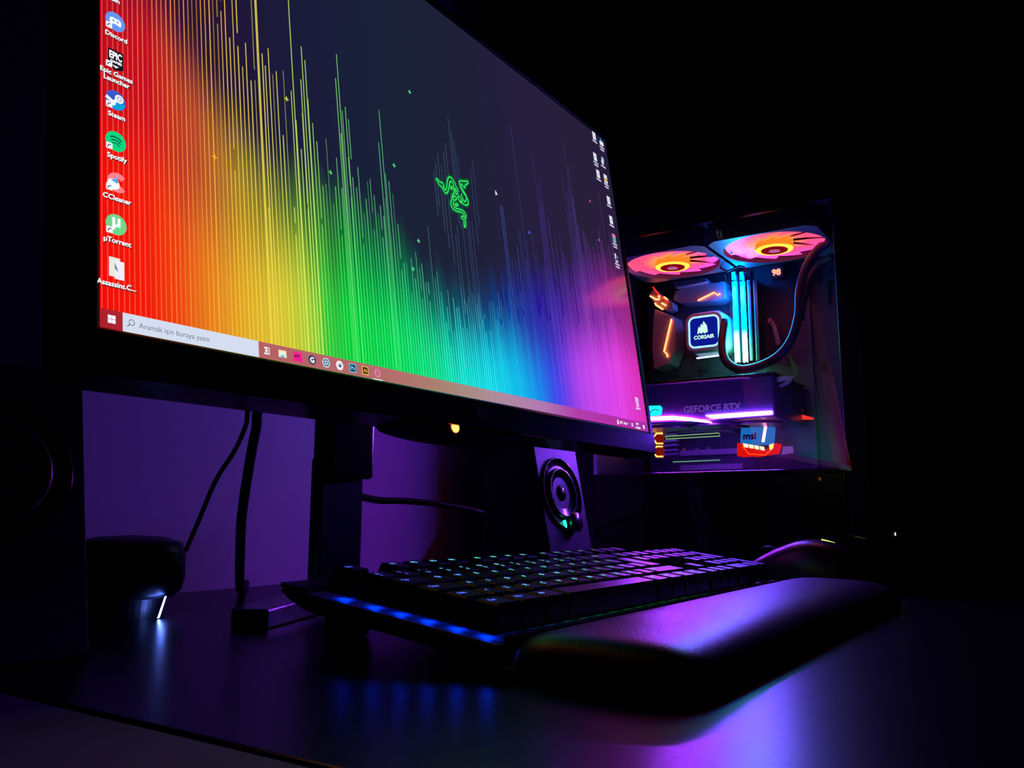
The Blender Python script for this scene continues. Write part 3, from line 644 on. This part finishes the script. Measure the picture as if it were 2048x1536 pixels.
cable('mouse_cable', [(0.69, -0.067, 0.008), (0.69, -0.05, 0.0035), (0.69, 0.0, 0.0018), (0.69, 0.1, 0.0018), (0.70, 0.20, 0.0018)], 0.0016, 'thin black mouse cord running back across the desk past the computer')
cable('cable', [(0.60, -0.2, 0.0025), (0.66, -0.222, 0.0025), (0.74, -0.235, 0.0025), (0.86, -0.235, 0.0025), (1.05, -0.25, 0.0025)], 0.0022, 'dark cord lying on the desk right of the wrist rest')

# ------------------------------------------------------------------ computer
pc = thing('desktop_computer', 'black tower computer with a glass side and glowing red, cyan and purple parts', 'computer', (0.885, 0.0, 0))
GX, BX = 0.770, 1.000
Y_F, Y_R, ZS, ZT = -0.181, 0.187, 0.125, 0.468
fr = MB()
fr.box((GX+.001, Y_F, 0.013), (BX, Y_F+.025, ZT)); fr.box((GX+.001, Y_R-.028, 0.013), (GX+.012, Y_R, ZT)); fr.box((GX+.012, Y_R-.006, 0.013), (BX, Y_R, ZT))
fr.box((BX-.004, Y_F+.025, 0.013), (BX, Y_R-.006, ZT)); fr.box((GX+.001, Y_F, ZT-.01), (BX, Y_R, ZT)); fr.box((GX+.001, Y_F, 0.010), (BX, Y_R, 0.016))
fr.box((GX+.001, Y_F+.025, ZT-.03), (GX+.010, Y_R-.028, ZT-.01))
fr.build('case_frame', M_CASE, pc, 0.001)
MB().box((GX+.004, Y_F+.025, 0.016), (BX-.004, Y_R-.006, ZS)).build('power_shroud', M_CHIN, pc, 0.002)
MB().box((BX-.0065, Y_F+.026, ZS), (BX-.004, Y_R-.007, ZT-.012)).build('motherboard_tray', M_INNER, pc)
# glass
m = bpy.data.materials.new('tinted_glass'); m.use_nodes = True; nt = m.node_tree; nt.nodes.clear()
tr = nt.nodes.new('ShaderNodeBsdfTransparent'); tr.inputs[0].default_value = (.86, .86, .88, 1)
gl = nt.nodes.new('ShaderNodeBsdfGlossy'); gl.inputs['Roughness'].default_value = 0.02
fz = nt.nodes.new('ShaderNodeFresnel'); fz.inputs[0].default_value = 1.5; mx = nt.nodes.new('ShaderNodeMixShader'); ou = nt.nodes.new('ShaderNodeOutputMaterial')
ge = nt.nodes.new('ShaderNodeNewGeometry'); iv = nt.nodes.new('ShaderNodeMath'); iv.operation = 'SUBTRACT'; iv.inputs[0].default_value = 1; nt.links.new(ge.outputs['Backfacing'], iv.inputs[1])
ml = nt.nodes.new('ShaderNodeMath'); ml.operation = 'MULTIPLY'; nt.links.new(fz.outputs[0], ml.inputs[0]); nt.links.new(iv.outputs[0], ml.inputs[1]); nt.links.new(ml.outputs[0], mx.inputs[0]); nt.links.new(tr.outputs[0], mx.inputs[1]); nt.links.new(gl.outputs[0], mx.inputs[2]); nt.links.new(mx.outputs[0], ou.inputs[0])
MB().box((GX-.003, Y_F+.001, 0.022), (GX, Y_R-.002, ZT-.004)).build('glass_panel', m, pc, label='tinted clear glass side')
for x in (GX+.02, BX-.04):
    for y in (Y_F+.02, Y_R-.05): MB().cyl((x+.01, y+.01, 0), (x+.01, y+.01, 0.011), 0.011, 0.012, 20).build('case_foot', M_BLACK, pc)
b = MB(); b.cyl((0.8895, Y_F-.0008, 0.053), (0.8895, Y_F+.001, 0.053), 0.0021, n=12); b.build('power_light', glow('white_led', (235, 235, 240), 1.0), pc, label='tiny white light on the front')
# shroud lip catches light
MB().box((GX+.0012, Y_F+.001, ZS-.003), (GX+.010, Y_R-.002, ZS+.002)).build('shroud_rim', M_CHIN, pc, .0012)

b = MB(); b.box((.800, Y_F+.04, ZS), (.808, Y_R-.03, ZS+.0012)); b.build('added_fill_strip', glow('blue_violet_fill', (64, 36, 255), 60), pc, label='added unseen blue violet strip on the chamber floor, lighting the case inside')  # added strip, out of view, fills the case interior with blue-violet light
# motherboard
MBX = 0.988
mbd = MB().box((MBX, -0.072, 0.135), (MBX+.0025, 0.176, 0.435)).build('motherboard', M_PCB, pc)
b = MB()
rnd = random.Random(3)
for i in range(150):
    y = rnd.uniform(-.068, .168); z = rnd.uniform(.14, .43); sy, sz = rnd.choice(((.002, .004), (.004, .002), (.003, .003), (.007, .005), (.002, .009))); h = rnd.uniform(.001, .004)
    b.box((MBX-h, y, z), (MBX, y+sy, z+sz))
b.build('chip', M_COMP, mbd, label='scattered small chips')['kind'] = 'stuff'
b = MB()
for i in range(9): b.cyl((MBX-.011, .028+.0105*i, .398), (MBX, .028+.0105*i, .398), .0038, n=14)
for z in (.33, .345, .36, .375): b.cyl((MBX-.011, .135, z), (MBX, .135, z), .0038, n=14)
for px_, py_ in ((1373, 901), (1398, 900), (1421, 899)): p = at_x(px_, py_, MBX); b.cyl((MBX-.009, p.y, p.z), (MBX, p.y, p.z), .0036, n=14)
b.build('capacitor', M_STEEL, mbd, label='row of small silver cylinders')
# bright chip row right of the memory
b = MB()
for px_, py_ in ((1541, 642), (1546, 647), (1550, 654), (1552, 662), (1554, 670), (1556, 678), (1557, 686)):
    p = at_x(px_, py_, .975); b.box((.972, p.y-.003, p.z-.003), (MBX, p.y+.003, p.z+.003))
b.build('connector', M_STEEL, mbd, label='small shiny connectors right of the memory')
# slots
b = MB()
for y in (.0395, .030, .0205, .011): b.box((MBX-.008, y-.003, .288), (MBX, y+.003, .430))
b.build('memory_slot', M_COMP, mbd)
b = MB()
b.box((MBX-.010, .03, .162), (MBX, .125, .170)); b.box((MBX-.010, .03, .140), (MBX, .125, .148)); b.build('expansion_slot', M_SINK, mbd)
# two digit display
p = at_x(1553, 544, .975)
b = MB(); text(b, '98', 0.0125, lambda a, c: (.9745, p.y+.0065-a, p.z-.0045+c), bold=.0004); MB().box((.9755, p.y-.009, p.z-.009), (MBX, p.y+.009, p.z+.009)).build('code_display', M_PCB, mbd)
b.build('code_digit', glow('red_digits', (255, 110, 90), 6), mbd, label='glowing red digits 98')

# heatsinks with light lines
def plate(name, pts, X, dpt, m_, parent, bevel=.001, label=None):
    b = MB(); b.prism([at_x(px_, py_, X) for px_, py_ in pts], (dpt, 0, 0)); return b.build(name, m_, parent, bevel, label=label)
def line(name, pts, X, wd, m_, parent, label=None):
    b = MB(); b.tube([at_x(px_, py_, X) for px_, py_ in pts], wd, 6, 1); return b.build(name, m_, parent, label=label)
R_LINE = glow('red_orange_light', (255, 120, 70), 7); R_DEEP = glow('deep_red_light', (255, 30, 12), 5)
h1 = plate('heatsink', [(1350, 582), (1372, 575), (1428, 565), (1448, 562), (1452, 596), (1430, 602), (1362, 606), (1346, 600)], .955, .032, M_SINK, mbd)
line('light_line', [(1396, 601), (1428, 585), (1435, 590), (1440, 587)], .953, .0011, R_LINE, h1)
plate('heatsink', [(1345, 564), (1410, 555), (1415, 563), (1351, 576)], .945, .03, M_SINK, mbd)
h2 = plate('heatsink', [(1309, 618), (1345, 632), (1352, 652), (1350, 700), (1338, 728), (1308, 738), (1304, 700), (1306, 640)], .950, .036, M_SINK, mbd)
line('light_line', [(1343, 638), (1328, 703), (1334, 708), (1335, 714)], .948, .0012, R_LINE, h2)
h3 = plate('heatsink', [(1297, 588), (1308, 577), (1346, 606), (1346, 618), (1335, 622), (1312, 612)], .948, .02, M_SINK, mbd)
for P_ in ([(1300, 592), (1312, 599), (1319, 598)], [(1310, 606), (1312, 610), (1326, 619)], [(1323, 606), (1332, 611)], [(1328, 594), (1335, 599)], [(1316, 593), (1320, 592)]):
    line('light_line', P_, .946, .0013, R_LINE, h3)
line('light_line', [(1306, 574), (1318, 590), (1336, 604)], .947, .0009, R_DEEP, h3)
# cpu cooler pump
pump = MB()
pc_c = at_x(1408, 663, .93); 
def rrect(c, X, a, r, n=6):
    out = []
    for qx, qz, s0 in ((1, 1, 0), (-1, 1, pi/2), (-1, -1, pi), (1, -1, 1.5*pi)):
        for k in range(n+1):
            t = s0+pi/2*k/n; out.append(Vector((X, c.y+qx*(a-r)+r*math.cos(t), c.z+qz*(a-r)+r*math.sin(t))))
    return out
pump.loft([rrect(pc_c, .985, .030, .014), rrect(pc_c, .936, .030, .014), rrect(pc_c, .930, .027, .012)])
pump = pump.build('cooler_pump', mat('pump_shell', (.5, .42, .5), .4), pc)
def ring(c, X, a, w_, r): 
    b = MB(); A = rrect(c, X, a, r); B = rrect(c, X, a-w_, max(.001, r-w_))
    for i in range(len(A)): j = (i+1) % len(A); b.poly([A[i], A[j], B[j], B[i]])
    return b
ring(pc_c, .9294, .0232, .0024, .009).build('light_ring', glow('ice_blue_light', (120, 200, 255), 4), pump, label='pale blue glowing square ring')
b = MB(); b.poly(rrect(pc_c, .9296, .0208, .007)); b.build('cap_face', glow('blue_face', (18, 36, 190), .7), pump, label='deep blue glowing cap')
b = MB()
fy = lambda a, c: (.9288, pc_c.y-a, pc_c.z+c)
text(b, 'CORSAIR', 0.0074, lambda a, c: fy(a, c-.0105), align='CENTER', bold=.00035)
for x0, wd_, hh, tx in ((-.0098, .0042, .0075, -.0072), (-.0050, .0046, .0115, -.0035), (.0002, .0060, .0150, .0002)):   # three sails
    b.poly([fy(x0, -.003), fy(x0+wd_*.55, -.0024), fy(x0+wd_, -.0010), fy(tx+.0048, hh*.55), fy(tx, hh), fy(tx-.0012, hh-.003)])
b.build('emblem', glow('pale_emblem', (200, 250, 225), 1.6), pump, label='white sail logo over CORSAIR lettering')
MB().cyl((.955, pc_c.y-.022, pc_c.z-.032), (.955, pc_c.y+.022, pc_c.z-.033), .0012, n=8).build('light_line', glow('ice_line', (170, 215, 255), 5), pump)
# memory
def stick(px_, label):
    t0 = at_x(px_, 546, .945); t1 = at_x(px_+8, 724, .945)
    y = (t0.y+t1.y)/2; z0, z1 = t1.z, t0.z
    st = MB().box((.950, y-.0024, z0+.001), (MBX-.004, y+.0024, z1-.001)).build('memory_stick', M_COMP, pc, .0005)
    b = MB(); H_ = z1-z0
    cols = [(.04, .30, .16), (.04, .30, .18), (.01, .26, .26), (0, .2, .4), (0, .12, .6), (0, .1, .7), (0, .1, .7)]
    zs = [0, .12, .28, .36, .5, .8, .90]
    for i in range(len(zs)-1):
        a, c = z0+H_*zs[i], z0+H_*zs[i+1]; q = (y-.0026, y+.0026)
        for (x_, ya, yb) in ((.9435, q[0], q[1]),): b.poly([(x_, ya, a), (x_, yb, a), (x_, yb, c), (x_, ya, c)], [cols[i]]*2+[cols[i+1]]*2)
        b.poly([(.9435, q[1], a), (.950, q[1], a), (.950, q[1], c), (.9435, q[1], c)], [cols[i]]*2+[cols[i+1]]*2)
        b.poly([(.9435, q[0], a), (.950, q[0], a), (.950, q[0], c), (.9435, q[0], c)], [cols[i]]*2+[cols[i+1]]*2)
    a, c = z0+H_*.92, z1+.001
    b.poly([(.9435, y-.0026, a), (.9435, y+.0026, a), (.9435, y+.0026, c), (.9435, y-.0026, c)], (0, .1, .7))
    b.build('light_bar', attr_glow('memory_light', RAMK), st, label=label)
RAMK = 170
stick(1467, 'tall glowing cyan to green bar, left'); stick(1483, 'tall glowing cyan to green bar, right')
for px_ in (1497, 1510):
    t0 = at_x(px_, 560, .955); t1 = at_x(px_+8, 722, .955); y = (t0.y+t1.y)/2
    MB().box((.953, y-.0028, t1.z), (MBX-.004, y+.0028, t0.z)).build('memory_stick', mat('dark_metal_stick', (.12, .12, .14), .25, metal=.8), pc, .0006)
# tubes
T1 = [at_x(1450, 640, .925), at_x(1444, 690, .915), at_x(1452, 722, .91), at_x(1478, 738, .908), at_x(1515, 733, .905), at_x(1556, 712, .90), at_x(1583, 678, .895), at_x(1597, 630, .89), at_x(1600, 580, .885), at_x(1612, 535, .88), at_x(1635, 500, .875), at_x(1660, 482, .87)]
b = MB(); b.smooth = True; b.tube(T1, .0058, 16, 6); b.build('coolant_tube', M_TUBE, pc, label='long black tube looping under the memory')
T2 = [at_x(1600, 640, .93), at_x(1606, 600, .93), at_x(1618, 560, .925), at_x(1640, 528, .92), at_x(1668, 510, .91)]
b = MB(); b.smooth = True; b.tube(T2, .0058, 16, 6); b.build('coolant_tube', M_TUBE, pc, label='short black tube at upper right')
# cut-outs on the tray
b = MB()
for pts in ([(1634, 545), (1642, 545), (1642, 562), (1644, 563), (1644, 566), (1636, 566), (1634, 562)], [(1655, 563), (1668, 560), (1668, 566), (1662, 568), (1663, 610), (1656, 610)], [(1643, 724), (1652, 724), (1652, 742), (1643, 742)]):
    b.prism([at_x(x, y, .9925) for x, y in pts], (.0015, 0, 0))
b.build('cable_slot', mat('slot_black', (.001, .001, .001), .8), pc)

# fans and radiator
MB().box((GX+.004, -.150, .4375), (BX-.09, .152, ZT-.012)).build('radiator', M_CASE, pc, .001)
def fan(yc, tint):
    c = Vector((.839, yc, .410))
    n = 64; out = []; inn = []
    for i in range(n):
        a = 2*pi*i/n; k = min(1/max(abs(math.cos(a)), 1e-6), 1/max(abs(math.sin(a)), 1e-6), 1.30); out.append((math.cos(a)*k*.0670, math.sin(a)*k*.0670)); inn.append((math.cos(a)*.0635, math.sin(a)*.0635))
    b = MB()
    rings = [[Vector((c.x+x, c.y+y, z)) for x, y in ls_] for ls_, z in ((out, .412), (out, .436), (inn, .436), (inn, .412), (out, .412))]
    b.loft(rings, (False, False)); f = b.build('fan', M_FRAME, pc)
    # blades
    b = MB()
    for k in range(11):
        a0 = 2*pi*k/11
        g = []
        for i in range(7):
            r = .0215+(.0615-.0215)*i/6; rw = []
            for j in range(5):
                a = a0+.25*i/6+math.radians(44)*j/4; z = .416+.005*(j/4)
                t = i/6; th = a % (2*pi)
                hot = .5+.5*math.cos(th-tint)
                ccol = lerp(lerp(lin((255, 120, 30)), lin((255, 55, 85)), min(1, t*2.2)), lerp(lin((235, 60, 190)), lin((255, 60, 80)), hot), max(0, t*2-1)*.8)
                rw.append(b.vert((c.x+r*math.cos(a), c.y+r*math.sin(a), z), ccol))
            g.append(rw)
        for i in range(6):
            for j in range(4): b.f.append([g[i][j], g[i+1][j], g[i+1][j+1], g[i][j+1]])
    b.build('fan_blade', attr_glow('lit_fan_blades', FANK, .5), f, label='glowing pink and orange blades')
    b = MB(); b.lathe((c.x, c.y, .422), (0, 0, -1), [(.0235, 0), (.0235, .0105), (.0228, .0118)], 40, caps=(True, True)); b.build('hub', glow('orange_hub', (255, 135, 35), 1.4), f, label='glowing orange hub')
    b = MB(); b.lathe((c.x, c.y, .422), (0, 0, -1), [(.0232, .0116), (.0222, .0127), (.0165, .0128)], 40, caps=(True, False)); b.build('hub_ring', glow('amber_ring', (255, 185, 60), 3), f, label='bright amber hub ring')
    b = MB(); b.lathe((c.x, c.y, .4092), (0, 0, -1), [(.0165, 0), (.0165, .0006), (.0155, .001)], 40); b.build('hub_cap', glow('hub_red', (150, 8, 28), 1), f, label='dark red hub')
    b = MB(); b.cyl((c.x, c.y, .4083), (c.x, c.y, .4078), .0070, n=24); b.build('hub_sticker', glow('pink_sticker', (215, 110, 170), 1.), f)
    b = MB()
    for k in range(4):
        a = pi/4+k*pi/2; d_ = Vector((math.cos(a), math.sin(a), 0)); q = Vector((-d_.y, d_.x, 0))*.002
        b.prism([c+d_*.02+q+Vector((0, 0, .020)), c+d_*.068+q+Vector((0, 0, .020)), c+d_*.068-q+Vector((0, 0, .020)), c+d_*.02-q+Vector((0, 0, .020))], (0, 0, .003))
    b.build('fan_strut', M_FRAME, f)
FANK = 3.0
fan(.0700, 2.2); fan(-.0690, 4.0)
plate('fan_cable', [(1448, 495), (1474, 488), (1470, 495), (1462, 508)], .84, .004, glow('cyan_painted_light', (40, 150, 230), 1.2), pc, label='cable edge between the fans with cyan light painted as glow')  # cyan light falling on the cable, put in as its own glow
line('fan_cable', [(1395, 509), (1410, 506), (1420, 512), (1432, 508)], .84, .0022, glow('blue_painted_light', (50, 90, 200), .8), pc)  # blue light on this cable is likewise painted as glow
line('fan_cable', [(1440, 535), (1455, 543), (1478, 532), (1488, 533), (1490, 546)], .88, .0014, M_TUBE, pc)

# graphics card
g = MB().box((.842, -.060, .1965), (.985, .178, .250)).build('graphics_card', M_GPU, pc, .002, label='long dark graphics card lit purple from below')
MB().box((.840, -.062, .2505), (.985, .178, .2530)).build('backplate', M_CHIN, g, .0008)
line('metal_edge', [(1290, 771), (1480, 756), (1500, 756)], .8395, .0007, M_STEEL, g)
p0 = at_x(1367, 826, .841)
b = MB(); text(b, 'GEFORCE RTX', 0.0125, lambda a, c: (.8412, p0.y-a*.95, p0.z+c-a*.004), bold=.0002); b.build('lettering', glow('dim_violet_text', (125, 75, 190), 1.0), g, label='dim violet words GEFORCE RTX')
plate('logo_light', [(1291, 812), (1320, 811), (1324, 816), (1322, 830), (1296, 833)], .8405, .0012, glow('cyan_logo_light', (20, 225, 255), 2.2), g, 0, label='glowing cyan badge')
line('logo_swoosh', [(1300, 825), (1308, 819), (1314, 819), (1318, 822)], .8398, .0006, M_COMP, g)
L_STRIP = glow('pink_white_strip', (165, 45, 255), 560)
plate('light_strip', [(1288, 835), (1345, 832), (1382, 836), (1420, 843), (1424, 846), (1385, 842), (1345, 839), (1289, 841)], .8405, .0012, L_STRIP, g, 0, label='pinkish white light strip, left piece')
plate('light_strip', [(1411, 831), (1480, 826), (1543, 822), (1544, 828), (1480, 833), (1425, 837)], .8405, .0012, glow('violet_white_strip', (110, 55, 255), 640), g, 0, label='pinkish white light strip, right piece')
b = MB()
for yc in (.11, .035, -.02): b.cyl((.905, yc, .196), (.905, yc, .1935), .040 if yc > 0 else .030, n=40)
b.build('card_fan', M_COMP, g)

# lower heatsinks, chipset cover and glowing trims
plate('slot_cover', [(1308, 857), (1352, 851), (1430, 846), (1448, 848), (1448, 862), (1350, 866), (1308, 870)], .940, .046, mat('slot_cover_green', (.30, .34, .30), .4, metal=.4), mbd)
for k, (ya, yb) in enumerate(((858, 863), (868, 872), (880, 884), (889, 893), (899, 903), (907, 911))):
    plate('slot_fin', [(1327, ya), (1352, ya-2), (1354, yb-2), (1327, yb)], .935, .01, M_SINK, mbd, .0004)
line('slot_edge', [(1331, 873), (1438, 866), (1440, 872), (1332, 878), (1331, 873)], .932, .0007, glow('green_pink_line', (150, 200, 140), 1.), mbd, label='thin pale outlined bar')
line('slot_edge', [(1346, 924), (1440, 920)], .94, .0008, glow('pale_green_line', (110, 180, 140), .9), mbd)
HEX = glow('amber_hexagon', (255, 150, 60), 7)
for y0 in (876, 902):
    line('light_line', [(1325, y0-9), (1313, y0-9), (1306, y0), (1313, y0+11), (1326, y0+11)], .935, .0011, HEX, mbd, label='amber half hexagon light')
    line('light_line', [(1301, y0+1), (1306, y0)], .935, .0013, HEX, mbd)
    plate('light_backing', [(1327, y0-11), (1312, y0-11), (1304, y0), (1312, y0+14), (1327, y0+14)], .938, .003, glow('red_backing', (150, 25, 6), .8), mbd, 0)
ch = plate('chipset_cover', [(1482, 847), (1530, 845), (1527, 884), (1480, 887)], .935, .05, glow('blue_cover', (30, 130, 225), .85), mbd, .0008, label='glowing blue cover with dark letters')
p1 = at_x(1486, 879, .934)
b = MB(); text(b, 'msi', 0.0135, lambda a, c: (.9342, p1.y-a, p1.z+c), bold=.0007); b.build('lettering', mat('navy_letters', (.01, .01, .08), .5), ch, label='dark letters msi')
line('light_line', [(1532, 848), (1526, 884)], .930, .0019, glow('pink_white_line', (255, 150, 190), 7), ch, label='slanted pinkish white light')
dr = plate('lower_trim', [(1474, 886), (1480, 886), (1500, 912), (1545, 905), (1551, 886), (1530, 900), (1486, 890), (1478, 912), (1474, 912)], .932, .03, glow('red_trim', (225, 18, 6), 1.3), mbd, 0, label='glowing red angular trim')
for x in (1486, 1497, 1508, 1519):
    plate('light_tooth', [(x, 887+(x-1486)*.17), (x+8, 888+(x-1486)*.17), (x+9, 895+(x-1486)*.17), (x+2, 894+(x-1486)*.17)], .929, .003, glow('amber_tooth', (255, 180, 110), 6), dr, 0)
plate('light_tooth', [(1538, 890), (1546, 887), (1545, 896), (1540, 900)], .929, .003, HEX, dr, 0)
line('light_line', [(1485, 893), (1498, 908), (1530, 910), (1543, 900)], .929, .0007, glow('red_line', (255, 50, 20), 4), dr)
plate('connector_label', [(1566, 893), (1584, 892), (1586, 905), (1563, 909)], .93, .004, glow('violet_label', (140, 80, 190), .8), mbd, 0, label='small violet lit label')
# red reflection smear in the front corner, put in as glowing plates
plate('red_reflection', [(1562, 827), (1572, 824), (1600, 828), (1628, 836), (1625, 839), (1595, 839), (1566, 834)], .965, .002, glow('red_reflection_glow', (240, 45, 30), 1.6), pc, 0, label='red reflection smear near the front, put in as a glowing plate')
plate('red_reflection', [(1586, 820), (1598, 818), (1606, 821), (1596, 822)], .965, .002, glow('red_reflection_glow_small', (190, 80, 60), .8), pc, 0)
b = MB()
for x, y in ((1537, 939), (1550, 938), (1477, 931), (1585, 938), (1578, 937), (1585, 923), (1567, 930)):
    p = at_x(x, y, .90); b.cyl((p.x, p.y, ZS), (p.x, p.y, ZS+.003), .0028, n=12)
b.build('shroud_screw', M_STEEL, pc)
plate('bracket', [(1526, 762), (1560, 752), (1590, 752), (1580, 766), (1560, 776), (1556, 770), (1574, 762), (1530, 768)], .85, .003, M_STEEL, pc, .0005)
